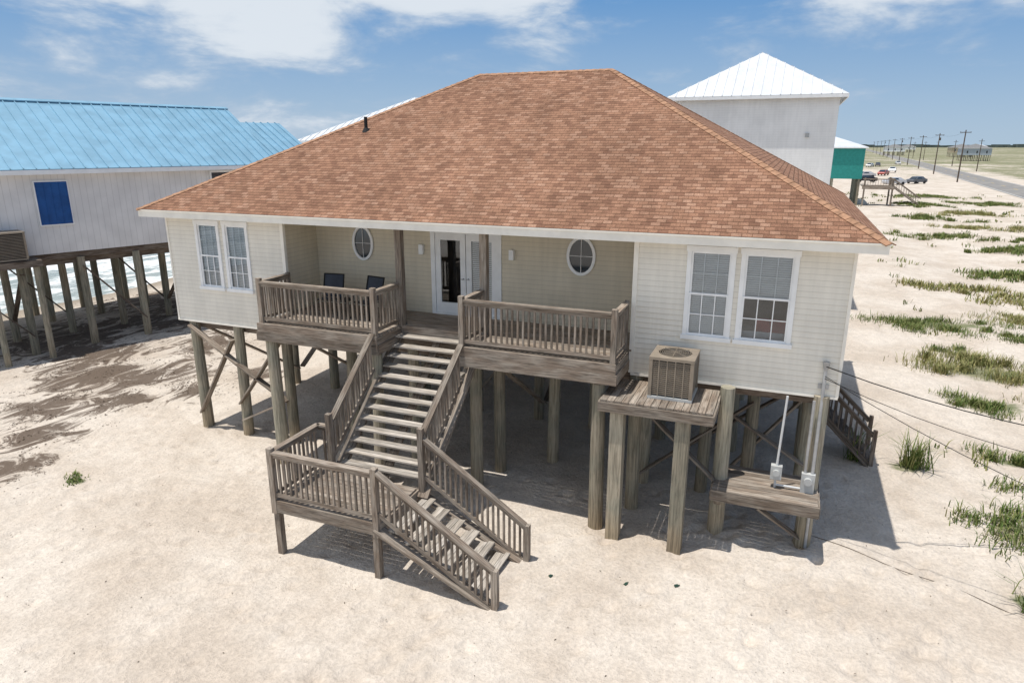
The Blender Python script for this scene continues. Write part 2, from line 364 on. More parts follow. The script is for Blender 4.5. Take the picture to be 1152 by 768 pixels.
def window(x0,x1,z0,z1,y,blind=(0,1),cloth=False):
    t=B('window_frame',WHITE,H)
    tw=.085
    t.box(x0-.0,y-.05,z0,x0+tw,y+.04,z1); t.box(x1-tw,y-.05,z0,x1,y+.04,z1)
    t.box(x0-.02,y-.055,z1-tw,x1+.02,y+.04,z1+.03); t.box(x0-.03,y-.085,z0-.04,x1+.03,y+.04,z0+.05)
    a,b=x0+tw,x1-tw; c,d=z0+.05,z1-tw; mid=(c+d)/2
    for (e,f,yy) in ((c,mid+.02,y-.012),(mid-.02,d,y+.012)):
        t.box(a,yy-.015,e,a+.04,yy+.015,f); t.box(b-.04,yy-.015,e,b,yy+.015,f); t.box(a+.04,yy-.0145,e,b-.04,yy+.0145,e+.045); t.box(a+.04,yy-.0145,f-.04,b-.04,yy+.0145,f)
        for i in (1,2): xx=a+(b-a)*i/3; t.box(xx-.01,yy-.008,e+.04,xx+.01,yy+.008,f-.04)
        zz=(e+f)/2; t.box(a+.04,yy-.007,zz-.01,b-.04,yy+.007,zz+.01)
    t.done()
    g=B('window_pane',GLASS,H); g.face([(a,y+.002,c),(b,y+.002,c),(b,y+.002,d),(a,y+.002,d)],[(0,0)]*4); g.done()
    s=B('window_blinds',BLIND,H); z=c+(d-c)*blind[0]
    while z<c+(d-c)*blind[1]: s.hexa((a,y+.05,z),(b-a,0,0),(0,.016,.036),(0,.002,-.002),.5); z+=.045
    s.done()
    if cloth:
        k=B('curtain',RED,H); k.box(a+.3,y+.3,c,b,y+.34,c+.4); k.done()
        k=B('bedding',WHITE,H); k.box(a,y+.28,c-.05,b,y+.7,c+.12); k.done()
window(*wins[0],0,(0,1)); window(*wins[1],0,(0,1)); window(*wins[2],0,(0.0,1)); window(*wins[3],0,(.50,1),True)
def oval(x,z,rx,rz,y):
    t=B('oval_window_frame',WHITE,H); g=B('oval_window_pane',DGL,H); n=36
    P=lambda r,s,yy:[V((x+(rx+r)*math.cos(6.28318*i/n),yy,z+(rz+r)*math.sin(6.28318*i/n))) for i in range(n)]
    o0=P(.05,1,y-.02);o1=P(.05,1,y-.06);i1=P(-.02,1,y-.06);i0=P(-.02,1,y-.02)
    for i in range(n):
        j=(i+1)%n
        for a,b in ((o0,o1),(o1,i1),(i1,i0)): t.face([a[i],a[j],b[j],b[i]],[(0,0)]*4)
    g.face(P(-.01,1,y-.025),[(0,0)]*n)
    t.box(x-.006,y-.045,z-rz,x+.006,y-.03,z+rz); t.box(x-rx,y-.044,z-.006,x+rx,y-.031,z+.006)
    t.done(); g.done()
oval(5.54,5.64,.28,.42,RD); oval(11.69,5.64,.31,.42,RD)
t=B('door_frame',WHITE,H); y=RD
t.box(7.62,y-.05,DK,7.74,y+.06,6.02); t.box(9.5,y-.05,DK,9.62,y+.06,6.02); t.box(7.62,y-.055,6.02,9.62,y+.06,6.14); t.box(7.74,y-.06,DK-.01,9.5,y+.06,DK+.04)
g=B('door_glass',GLASS,H)
for a,b in ((7.745,8.61),(8.63,9.495)):
    z0,z1=DK+.045,6.015
    t.box(a,y-.02,z0,a+.15,y+.03,z1); t.box(b-.15,y-.02,z0,b,y+.03,z1); t.box(a+.15,y-.019,z0,b-.15,y+.029,z0+.28); t.box(a+.15,y-.019,z1-.17,b-.15,y+.029,z1)
    g.face([(a+.15,y,z0+.28),(b-.15,y,z0+.28),(b-.15,y,z1-.17),(a+.15,y,z1-.17)],[(0,0)]*4)
t.done(); g.done()
k=B('door_handle',METAL,H)
for x in (8.55,8.69): k.cyl((x,y-.02,4.86),(x,y-.08,4.86),.02,n=8); k.box(x-.05,y-.09,4.85,x+.05,y-.075,4.87)
k.done()
s=B('door_blinds',BLIND,H); z=4.25
while z<5.8: s.hexa((8.78,y+.04,z),(.56,0,0),(0,.02,.03),(0,.002,-.002),.5); z+=.05
s.done()
k=B('porch_light',WHITE,H); k.box(9.85,RD-.12,5.45,9.97,RD-.02,5.7); k.box(7.3,RD-.12,5.45,7.42,RD-.02,5.7); k.done()
# roof
E0,E1=-.5,W+.5; F0,F1=-.5,13.5; ZE=6.5; ZR=10.32; R0=(6.75,6.5,ZR); R1=(11.0,6.5,ZR)
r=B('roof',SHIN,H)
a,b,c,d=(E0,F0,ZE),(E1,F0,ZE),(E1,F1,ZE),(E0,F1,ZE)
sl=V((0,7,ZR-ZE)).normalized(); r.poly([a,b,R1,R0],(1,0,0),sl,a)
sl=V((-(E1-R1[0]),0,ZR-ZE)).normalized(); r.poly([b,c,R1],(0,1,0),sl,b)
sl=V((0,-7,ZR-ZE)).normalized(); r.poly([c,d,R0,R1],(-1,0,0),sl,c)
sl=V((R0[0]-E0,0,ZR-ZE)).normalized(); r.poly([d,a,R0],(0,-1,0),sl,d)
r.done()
def nrm(p,q,s_):
    n_=(V(q)-V(p)).cross(V(s_)-V(p)).normalized(); return n_ if n_.z>0 else -n_
nF,nR,nB,nL=nrm(a,b,R1),nrm(b,c,R1),nrm(c,d,R0),nrm(d,a,R0)
cp=B('ridge_caps',CAP,H)
def bentcap(m,p,q,na,nb,w=.13,step=.2,th=.012):
    p=V(p);q=V(q);d_=(q-p); L_=d_.length; d_.normalize(); n=max(1,int(L_/step)) if step else 1
    up=(na+nb).normalized()
    for nn_ ,other in ((na,nb),(nb,na)):
        side=nn_.cross(d_).normalized()
        if side.dot(other)>0: side=-side
        for i in range(n):
            s0=p+(q-p)*(i/n);s1=p+(q-p)*((i+1)/n); t0=th*1.9; t1=th
            m.face([s0+up*t0,s1+up*t1,s1+side*w+nn_*t1,s0+side*w+nn_*t0],[(0,0)]*4)
            m.face([s0+up*t0,s0+side*w+nn_*t0,s0+side*w,s0],[(0,0)]*4)
            m.face([s0+side*w+nn_*t0,s1+side*w+nn_*t1,s1+side*w,s0+side*w],[(0,0)]*4)
bentcap(cp,a,R0,nF,nL); bentcap(cp,b,R1,nF,nR); bentcap(cp,c,R1,nB,nR); bentcap(cp,d,R0,nB,nL); bentcap(cp,R0,R1,nF,nB)
cp.done()
f=B('fascia',TRIM,H)
z0,z1=ZE-.2,ZE-.012
f.box(E0+.02,F0+.02,z0,E1-.02,F0+.05,z1); f.box(E0+.02,F1-.05,z0,E1-.02,F1-.02,z1); f.box(E0+.02,F0+.05,z0,E0+.05,F1-.05,z1); f.box(E1-.05,F0+.05,z0,E1-.02,F1-.05,z1)
f.box(E0-.005,F0-.005,ZE-.035,E1+.005,F0+.02,ZE-.004); f.box(E1-.02,F0+.02,ZE-.035,E1+.005,F1,ZE-.004); f.box(E0-.005,F0+.02,ZE-.035,E0+.02,F1,ZE-.004)
f.done()
f=B('soffit',SOFF,H); f.box(E0+.05,F0+.05,z0+.03,E1-.05,F1-.05,z0+.05); f.done()
v=B('vent_pipe',BLACK,H); v.cyl((4.53,3.36,8.5),(4.53,3.36,8.98),.05,n=10); v.cyl((4.53,3.36,8.55),(4.53,3.36,8.68),.13,.06,n=10); v.done()
# piles
p=B('piles',PILE,H)
PX=[.42,2.05,3.7,5.7,7.6,9.65,11.4,13.4,15.3,17.1]
def pile(x,y,zt,r=.15):
    p.cyl((x+random.uniform(-.05,.05),y+random.uniform(-.04,.04),-.4),(x,y,zt),r*random.uniform(1,1.12),r*.93,14)
for x in (.42,2.05,3.7): pile(x,.12,ZF-.0)
pile(5.7,.3,DK-.3); pile(7.6,.3,DK-.3); pile(9.62,-.25,DK-.5); pile(9.86,.6,DK-.5); pile(11.0,1.7,ZF); pile(13.42,.1,ZF); pile(13.45,1.5,ZF)
pile(15.4,-.2,ZF-.0,.16); pile(17.2,-.02,ZF,.16); pile(4.2,-1.0,DK-.5,.16); pile(12.85,-1.02,DK-.5,.155)
pile(14.9,1.5,ZF);pile(15.9,1.6,ZF);pile(17.1,1.7,ZF)
for y in (4.3,8.5,12.6):
    for x in PX: pile(x,y,ZF-.02)
pile(7.35,-1.0,DK-.5)
p.done()
br=B('pile_bracing',WOOD,H)
def brace(a,b): br.beam(a,b,.045,.19,(0,1,0))
brace((.42,-.06,3.2),(2.05,-.06,2.2)); brace((2.05,-.06,2.2),(3.7,-.06,1.3)); brace((.45,-.06,.5),(1.95,-.06,2.9)); brace((2.05,-.05,.5),(3.7,-.05,1.3)); brace((3.7,-.06,3.1),(2.0,-.06,1.0))
brace((13.4,1.32,.3),(15.9,1.42,2.5)); brace((13.3,-.1,2.9),(15.3,-.42,1.3)); brace((15.3,1.7,.4),(17.2,1.7,3.0)); brace((14.2,1.4,2.9),(17.1,1.5,1.1))
brace((13.6,2.2,.2),(17.3,2.2,3.1))
for x in (.42,3.7,9.65,13.4,17.1):
    br.beam((x+.18,.3,3.1),(x+.18,4.2,.6),.045,.19,(1,0,0)); br.beam((x+.18,8.4,3.1),(x+.18,4.4,.6),.045,.19,(1,0,0))
for x in (5.7,7.6,11.4): br.beam((x,4.12,.6),(x+1.8,4.12,3.0),.045,.19,(0,1,0)); br.beam((x,8.3,3),(x+1.8,8.3,.6),.045,.19,(0,1,0))
br.done()
# balconies + porch deck
dk=B('porch_deck',WOOD,H)
planks_x(dk,RX0+.01,RX1-.01,-.05,RD-.02,DK); planks_x(dk,4.02,7.5,-1.2,-.06,DK); planks_x(dk,9.66,13.22,-1.2,-.06,DK)
dk.done()
fr=B('deck_framing',WOOD,H)
for x0,x1 in ((4.0,7.52),(9.64,13.24)):
    fr.box(x0,-1.245,DK-.22,x1,-1.202,DK+.0); fr.box(x0-.03,-1.262,DK-.45,x1+.03,-1.19,DK-.225)
    fr.box(x0-.001,-1.2,DK-.22,x0+.04,-.0,DK-.04); fr.box(x1-.04,-1.2,DK-.22,x1+.001,-.0,DK-.04)
    fr.box(x0-.03,-1.18,DK-.45,x0+.06,-.05,DK-.225); fr.box(x1-.06,-1.18,DK-.45,x1+.03,-.05,DK-.225)
fr.box(7.53,-.09,DK-.24,9.63,-.055,DK-.002)
x=4.3
while x<13.2:
    fr.box(x,-.05,DK-.23,x+.045,RD,DK-.04)
    if x<7.45 or x>9.66: fr.box(x,-1.2,DK-.22,x+.045,-.051,DK-.04)
    x+=.45
fr.box(4.0,.1,DK-.5,13.3,.24,DK-.24); fr.box(4.0,RD-.1,ZF-.02,13.3,RD+.06,DK-.24)
fr.done()
rl=B('balcony_railing',WOOD,H)
yb=-1.16
railing(rl,(4.15,yb,DK),(7.38,yb,DK)); railing(rl,(4.12,yb,DK),(4.12,-.06,DK)); railing(rl,(7.44,yb,DK),(7.44,-.06,DK))
railing(rl,(9.78,yb,DK),(13.1,yb,DK)); railing(rl,(9.72,yb,DK),(9.72,-.06,DK)); railing(rl,(13.16,yb,DK),(13.16,-.06,DK))
for x in (4.12,7.44,9.72,13.16): post(rl,x,yb,DK-.42,DK+1.14,.115)
for x in (4.12,13.16): post(rl,x,-.07,DK,DK+1.1,.09)
rl.done()
co=B('porch_columns',WOOD,H)
for x in (7.5,9.76): post(co,x,0,DK-.2,ZT-.005,.17)
co.done()
def chair(x,y,rot):
    E=empty('patio_chair'); E.location=(x,y,DK); E.rotation_euler=(0,0,rot)
    f=B('frame',BLACK,E)
    for sx in (-.28,.28):
        f.beam((sx,-.25,0),(sx,-.22,.62),.03,.03,(1,0,0)); f.beam((sx,.28,0),(sx,.2,.45),.03,.03,(1,0,0)); f.beam((sx,.2,.42),(sx,.36,1.02),.03,.03,(1,0,0)); f.beam((sx,-.26,.62),(sx,.28,.64),.05,.025)
    f.beam((-.28,.36,1.01),(.28,.36,1.01),.03,.03); f.beam((-.28,-.22,.42),(.28,-.22,.42),.03,.03); f.done()
    s=B('sling',SLING,E); s.hexa((-.26,-.22,.42),(.52,0,0),(0,.42,-.03),(0,0,.015)); s.hexa((-.26,.2,.42),(.52,0,0),(0,.155,.58),(0,.015,0)); s.done()
chair(5.15,.25,.15); chair(6.3,.3,-.2)
E=empty('side_table'); E.location=(5.75,.0,DK); t=B('table_top',BLACK,E); t.cyl((0,0,.48),(0,0,.5),.26,n=20); t.done()
t=B('legs',BLACK,E)
for i in range(3): a=i*2.094; t.beam((.2*math.cos(a),.2*math.sin(a),0),(.08*math.cos(a),.08*math.sin(a),.48),.02,.02,(1,.3,0))
t.done()
# ---------------------------------------------------------------- main staircase
ST=empty('wooden_staircase')
LZ=1.24; LX0,LX1,LY0,LY1=7.05,9.5,-4.52,-3.0
s=B('treads',TREAD,ST); n=14; y0,y1=-.1,-3.05
for i in range(1,n):
    f=i/n; z=DK-(DK-LZ)*f; y=y0+(y1-y0)*f+.1
    for k in (0,1): s.box(7.52+random.uniform(-.01,.01),y-.13+k*.128-.06,z-.038,9.62+random.uniform(-.01,.01),y-.13+k*.128+.058,z)
s.done()
s=B('lower_treads',TREAD,ST); n=7; x0,x1=9.5,11.85
for i in range(1,n):
    f=i/n; z=LZ-(LZ-.0)*f+.0; x=x0+(x1-x0)*f-.05
    for k in (0,1): s.box(x-.12+k*.145,-4.42+random.uniform(-.01,.01),z-.038,x+.015+k*.145,-3.0+random.uniform(-.01,.01),z)
s.done()
s=B('stringers',WOOD,ST)
for x in (7.48,9.66): s.beam((x,y0,DK-.2),(x,y1-.05,LZ-.16),.05,.28,(1,0,0))
s.beam((8.55,y0-.02,DK-.3),(8.55,y1,LZ-.3),.05,.2,(1,0,0))
for y in (-4.5,-2.93): s.beam((x0-.05,y,LZ-.14),(x1+.1,y,-.04),.05,.28,(0,1,0))
s.done()
s=B('landing',WOOD,ST); planks_x(s,LX0,LX1,LY0,LY1,LZ)
s.box(LX0-.03,LY0-.05,LZ-.26,LX1+.02,LY0-.005,LZ-.002); s.box(LX0-.045,LY0,LZ-.26,LX0-.003,LY1,LZ-.002); s.box(LX0,LY1+.005,LZ-.26,LX1,LY1+.045,LZ-.045); s.box(LX1+.003,LY0,LZ-.26,LX1+.045,LY1,LZ-.045)
for x in (7.6,8.2,8.8): s.box(x,LY0,LZ-.24,x+.045,LY1,LZ-.04)
for (x,y) in ((LX0+.03,LY0+.03),(LX1-.05,LY0+.03),(LX0+.03,LY1-.06),(LX1-.05,LY1-.06)): post(s,x,y,-.3,LZ-.05,.13)
s.done()
s=B('stair_railings',WOOD,ST)
for (x,y,zb,zt) in ((LX0,LY0-.0,LZ-.3,LZ+1.14),(LX1-.02,LY0-.0,LZ-.3,LZ+1.14),(7.38,LY1-.03,LZ-.25,LZ+1.36),(LX1+.12,LY1+.02,LZ-.25,LZ+1.36),(11.95,-4.54,-.3,.84),(11.95,-2.9,-.3,.84)): post(s,x,y,zb,zt,.12)
railing(s,(LX0+.05,LY0,LZ),(LX1-.08,LY0,LZ)); railing(s,(LX0,LY0+.05,LZ),(LX0,LY1,LZ))
railing(s,(LX0,LY1,LZ),(7.34,LY1,LZ))
zt_=DK-(DK-LZ)*(1.16-.1)/(2.95)
for x_,x2 in ((7.40,7.38),(9.72,LX1+.12)): railing(s,(x_,-1.22,zt_+.02),(x2,LY1+.02,LZ+.18),.98,.12,.11)
railing(s,(LX1+.04,LY0-.01,LZ+.04),(11.92,-4.54,-.2),1.03,.16,.115); railing(s,(LX1+.18,LY1+.04,LZ+.1),(11.92,-2.9,-.2),1.03,.16,.115)
s.done()
# ---------------------------------------------------------------- AC platform + condenser
P=empty('equipment_platform'); s=B('platform_deck',WOOD,P)
PZ=3.2
x=13.0
while x<15.25: s.box(x,-1.5+random.uniform(-.01,.01),PZ-.04,x+.14,-.06,PZ+random.uniform(-.002,.002)); x+=.15
s.box(12.97,-1.55,PZ-.24,15.27,-1.505,PZ-.045); s.box(13.0,-.12,PZ-.24,15.27,-.06,PZ-.045); s.box(12.96,-1.5,PZ-.24,13.0,-.1,PZ-.045); s.box(15.24,-1.5,PZ-.24,15.28,-.1,PZ-.045)
for x in (13.5,14.1,14.7): s.box(x,-1.5,PZ-.22,x+.045,-.12,PZ-.05)
s.done()
s=B('platform_posts',PILE,P)
for x,y in ((13.35,-1.3),(14.68,-1.34)): s.box(x-.14,y-.14,-.4,x+.14,y+.14,PZ-.06)
s.done()
A=empty('air_conditioner'); ax,ay,az,q,h=14.33,-.62,PZ+.01,.41,.88
s=B('base_pan',GREYB,A); s.box(ax-q-.04,ay-q-.04,az-.005,ax+q+.04,ay+q+.04,az+.05); s.done()
s=B('coil',ACF,A); s.box(ax-q+.03,ay-q+.03,az+.05,ax+q-.03,ay+q-.03,az+h-.06); s.done()
s=B('casing',ACM,A)
for dx in (-1,1):
    for dy in (-1,1): s.box(ax+dx*q-.035,ay+dy*q-.035,az+.052,ax+dx*q+.035,ay+dy*q+.035,az+h-.062)
zz=az+.09
while zz<az+h-.08:
    s.box(ax-q+.036,ay-q-.015,zz,ax+q-.036,ay-q+.012,zz+.022); s.box(ax-q-.015,ay-q+.036,zz,ax-q+.012,ay+q-.036,zz+.022); s.box(ax+q-.012,ay-q+.036,zz,ax+q+.015,ay+q-.036,zz+.022); zz+=.042
for i in range(1,5): xx=ax-q+2*q*i/5; s.box(xx-.012,ay-q-.022,az+.06,xx+.012,ay-q-.016,az+h-.06); yy_=ay-q+2*q*i/5; s.box(ax-q-.022,yy_-.012,az+.06,ax-q-.016,yy_+.012,az+h-.06)
n=32; zt=az+h
sq=[]
for i in range(n):
    a=6.28318*i/n; c_,s_=math.cos(a),math.sin(a); k=min(1/max(abs(c_),1e-6),1/max(abs(s_),1e-6)); sq.append(V((ax+c_*k*(q+.04),ay+s_*k*(q+.04),zt)))
ri=[V((ax+.33*math.cos(6.28318*i/n),ay+.33*math.sin(6.28318*i/n),zt+.01)) for i in range(n)]
for i in range(n):
    j=(i+1)%n; s.face([sq[i],sq[j],ri[j],ri[i]],[(0,0)]*4); lo=[V((p_.x,p_.y,zt-.06)) for p_ in (sq[i],sq[j])]; s.face([lo[0],lo[1],sq[j],sq[i]],[(0,0)]*4)
for k in range(1,8):
    rr=.33*k/7.5
    for i in range(24): a,b_=6.28318*i/24,6.28318*(i+1)/24; s.beam((ax+rr*math.cos(a),ay+rr*math.sin(a),zt+.015),(ax+rr*math.cos(b_),ay+rr*math.sin(b_),zt+.015),.008,.008)
for i in range(8): a=6.28318*i/8; s.beam((ax,ay,zt+.02),(ax+.35*math.cos(a),ay+.35*math.sin(a),zt+.02),.01,.01)
s.done()
s=B('fan',BLACK,A); s.cyl((ax,ay,zt-.12),(ax,ay,zt-.02),.08,n=12)
for i in range(4): a=i*1.5708+.4; s.hexa((ax,ay,zt-.09),(.3*math.cos(a),.3*math.sin(a),0),(-.12*math.sin(a),.12*math.cos(a),.03),(0,0,.004))
s.done()
# ---------------------------------------------------------------- utility deck, meters, conduits
U=empty('utility_service_deck'); s=B('deck_boards',WOOD,U)
UZ=1.3
planks_x(s,15.3,17.35,-.85,.45,UZ); s.box(15.28,-.9,UZ-.24,17.37,-.855,UZ-.0); s.box(15.26,-.86,UZ-.24,15.3,.45,UZ-.05); s.box(17.35,-.86,UZ-.24,17.39,.45,UZ-.05)
s.beam((15.4,-.1,.5),(15.4,-.8,1.1),.04,.14,(1,0,0)); s.beam((16.2,-.8,1.05),(17.1,-.12,.15),.045,.15,(0,1,0)); s.done()
s=B('meter_box',GREYB,U); s.box(16.4,-.34,UZ+.2,16.62,-.2,UZ+.5); s.box(17.0,-.32,UZ-.05,17.26,-.2,UZ+.42); s.cyl((17.13,-.32,UZ+.27),(17.13,-.38,UZ+.27),.08,n=16); s.cyl((16.51,-.34,UZ+.36),(16.51,-.39,UZ+.36),.07,n=16); s.done()
s=B('conduit',PVC,U)
s.cyl((16.51,-.26,UZ+.5),(16.56,-.26,ZF-.02),.024,n=8); s.cyl((16.51,-.26,UZ+.2),(16.51,-.26,UZ-.04),.024,n=8); s.cyl((16.5,-.27,UZ+.06),(17.0,-.27,UZ+.06),.024,n=8)
s.done()
s=B('service_mast',METAL,U); s.cyl((17.2,-.24,UZ+.42),(17.2,-.1,3.9),.035,n=8); s.cyl((17.06,-.24,UZ+.42),(17.06,-.24,ZF-.06),.03,n=8); s.cyl((17.2,-.1,3.9),(17.2,-.1,4.08),.035,.07,n=8); s.cyl((17.24,-.24,0),(17.24,-.24,UZ-.05),.03,n=8); s.box(17.1,-.04,3.5,17.3,-.02,3.6); s.done()
def cable(name,pts,r,mat):
    cu=bpy.data.curves.new(name,'CURVE'); cu.dimensions='3D'; cu.bevel_depth=r; cu.bevel_resolution=1; sp=cu.splines.new('POLY'); sp.points.add(len(pts)-1)
    for i,q in enumerate(pts): sp.points[i].co=(*q,1)
    cu.materials.append(mat); o=bpy.data.objects.new(name,cu); return link(o)
def sag(a,b,s,n=24): a=V(a);b=V(b); return [tuple(a+(b-a)*(i/n)-V((0,0,s*4*(i/n)*(1-i/n)))) for i in range(n+1)]
cable('power_cable',sag((17.2,-.15,4.0),(38,6,5.8),2.4),.011,BLACK); cable('power_cable',sag((17.2,-.15,3.8),(36,-5,5.0),2.6),.007,BLACK); cable('power_cable',sag((17.2,-.15,3.75),(38,7,5.2),2.9),.007,BLACK)
GC=simple('sandy_cable',(.2,.17,.14),.9,.3)
cable('ground_cable',[(17.3+i*.2,.35-.08*i+.05*math.sin(i*.6),gz(17.3+i*.2,.35-.08*i)+.008) for i in range(30)],.009,GC)
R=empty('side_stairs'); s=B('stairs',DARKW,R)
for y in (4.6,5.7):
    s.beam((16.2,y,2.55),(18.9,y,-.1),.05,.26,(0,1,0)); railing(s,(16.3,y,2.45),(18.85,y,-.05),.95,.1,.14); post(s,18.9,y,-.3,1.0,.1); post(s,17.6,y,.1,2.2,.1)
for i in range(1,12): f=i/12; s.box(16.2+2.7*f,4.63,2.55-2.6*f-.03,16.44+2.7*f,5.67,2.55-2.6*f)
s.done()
# ---------------------------------------------------------------- neighbour houses
LS,T=newmat('vertical_panel_siding',.6,(.55,.55,.57),0,.3)
sp=T.new('ShaderNodeSeparateXYZ'); T.put(sp.inputs[0],T.uv); fr_=T.math('FRACT',T.math('MULTIPLY',sp.outputs[0],4.2))
setc(T,scalec(T,(.74,.73,.72),T.math('MULTIPLY',T.mapr(fr_,.0,.14,.78,1),T.mapr(T.noise(T.obj,1.2,3),.3,.7,.92,1.05))))
BM=simple('blue_metal_roof',(.215,.40,.53),.4,.12,1.2,.15,.5)
WM=simple('white_metal_roof',(.66,.68,.70),.4,.08,1.5,.1,.5)
BLU=simple('blue_shutter',(.015,.085,.28),.5,.15)
e=V((.343,.939,0)).normalized(); nn=V((.939,-.343,0)).normalized(); P0=V((-10.6,5.6,0))
def L(s,o,z): q=P0+e*s+nn*o; return V((q.x,q.y,z))
N=empty('blue_roof_house')
def prism(b,s0,s1,o0,o1,z0,z1): b.hexa(L(s0,o0,z0),e*(s1-s0),nn*(o1-o0),(0,0,z1-z0),.5)
def wallq(b,s0,s1,o,z0,z1): b.poly([L(s0,o,z0),L(s1,o,z0),L(s1,o,z1),L(s0,o,z1)],e,(0,0,1))
s=B('walls',LS,N); wallq(s,-7.5,8.2,0,4.0,7.55); wallq(s,8.2,11,-.5,4.0,7.5)
s.poly([L(-7.5,0,4),L(-7.5,-9,4),L(-7.5,-9,7.55),L(-7.5,-4.5,10.0),L(-7.5,0,7.55)],-nn,(0,0,1)); s.poly([L(8.2,0,4),L(8.2,-9,4),L(8.2,-9,7.55),L(8.2,-4.5,10.0),L(8.2,0,7.55)],-nn,(0,0,1)); wallq(s,-7.5,8.2,-9,4,7.55)
s.poly([L(11,-.5,4),L(11,-8,4),L(11,-8,7.5),L(11,-4.2,9.2),L(11,-.5,7.5)],-nn,(0,0,1)); s.done()
s=B('underside',DARKW,N); prism(s,-7.4,8.1,-8.9,-.1,3.75,3.98)
for o in (-.3,-3,-6,-8.8): prism(s,-7.4,8.1,o-.1,o+.0,3.5,3.74)
s.done()
s=B('roof',BM,N)
def slope(b,s0,s1,oe,ze,orr,zr,ribs=.42):
    a_,b_,c_,d_=L(s0,oe,ze),L(s1,oe,ze),L(s1,orr,zr),L(s0,orr,zr); up=(d_-a_); nr=e.cross(up).normalized(); nr=nr if nr.z>0 else -nr
    b.hexa(a_-nr*.05,b_-a_,up,nr*.05,.5); t_=s0
    while t_<s1: q=L(t_,oe,ze); b.hexa(q,e*.035,up,nr*.05,.5); t_+=ribs
    return nr
na=slope(s,-8,8.6,.5,7.3,-4.5,10.05); nb=slope(s,-8,8.6,-9.5,7.3,-4.5,10.05); slope(s,8.6,11.4,-.1,7.3,-4.2,9.35); slope(s,8.6,11.4,-8.4,7.3,-4.2,9.35)
bentcap(s,L(-8,-4.5,10.07),L(8.6,-4.5,10.07),na,nb,.18,0,.04)
s.done()
s=B('eave_fascia',WHITE,N); prism(s,-8,8.6,.46,.5,7.1,7.27); prism(s,8.6,11.4,-.14,-.1,7.1,7.27); s.done()
s=B('soffit',WHITE,N); prism(s,-8,8.6,.0,.46,7.2,7.22); s.done()
s=B('window_shutter',BLU,N); prism(s,-1.75,-.65,.03,.07,5.15,6.8)
for k in range(5): prism(s,-1.72+.26*k,-1.71+.26*k+.02,.07,.085,5.15,6.8)
s.done()
s=B('window_trim',WHITE,N); prism(s,-1.80,-1.75,.02,.06,5.1,6.85); prism(s,-.65,-.6,.02,.06,5.1,6.85); prism(s,-1.80,-.6,.02,.062,6.8,6.85); prism(s,-1.80,-.6,.02,.062,5.1,5.15); prism(s,5.2,6.3,.02,.06,6.25,7.05); s.done()
s=B('window_dark',DGL,N); prism(s,5.28,6.22,.03,.07,6.33,6.97); s.done()
s=B('piles',PILE,N)
for o in (-.15,-3,-6,-8.8):
    for k in range(8): q=L(-7+2.15*k,o,0); s.cyl((q.x+random.uniform(-.08,.08),q.y,-1.5),(q.x,q.y,3.76 if o>-.2 else 3.5),.16,.15,10)
for ss,oo in ((-3.9,.9),(-2.4,.9)): q=L(ss,oo,0); s.cyl((q.x,q.y,-.3),(q.x,q.y,3.7),.12,.11,10)
s.done()
s=B('bracing',DARKW,N)
for k in range(0,7,1):
    a_=L(-7+2.15*k,.05 if k%2 else -3.1,3.4);b_=L(-7+2.15*(k+1),.05 if k%2 else -3.1,.8)
    s.beam(a_,b_,.05,.18,nn)
for k in (2,5): s.beam(L(-7+2.15*k,.0,3.3),L(-7+2.15*k,-3,.8),.05,.18,e)
prism(s,-4.1,-2.2,.0,1.1,3.7,3.95)
s.done()
A=empty('air_conditioner'); s=B('casing',ACM,A); prism(s,-3.6,-2.6,.15,1.0,3.99,4.06)
for k in range(16): prism(s,-3.6,-2.6,.13,1.02,4.1+k*.055,4.12+k*.055)
for a_,b_ in ((-3.6,.12),(-2.66,.12),(-3.6,.96),(-2.66,.96)): prism(s,a_,a_+.07,b_,b_+.07,4.06,5.0)
prism(s,-3.62,-2.58,.11,1.04,5.0,5.06); s.done()
s=B('coil',ACF,A); prism(s,-3.56,-2.64,.19,.96,4.06,4.99); s.done()
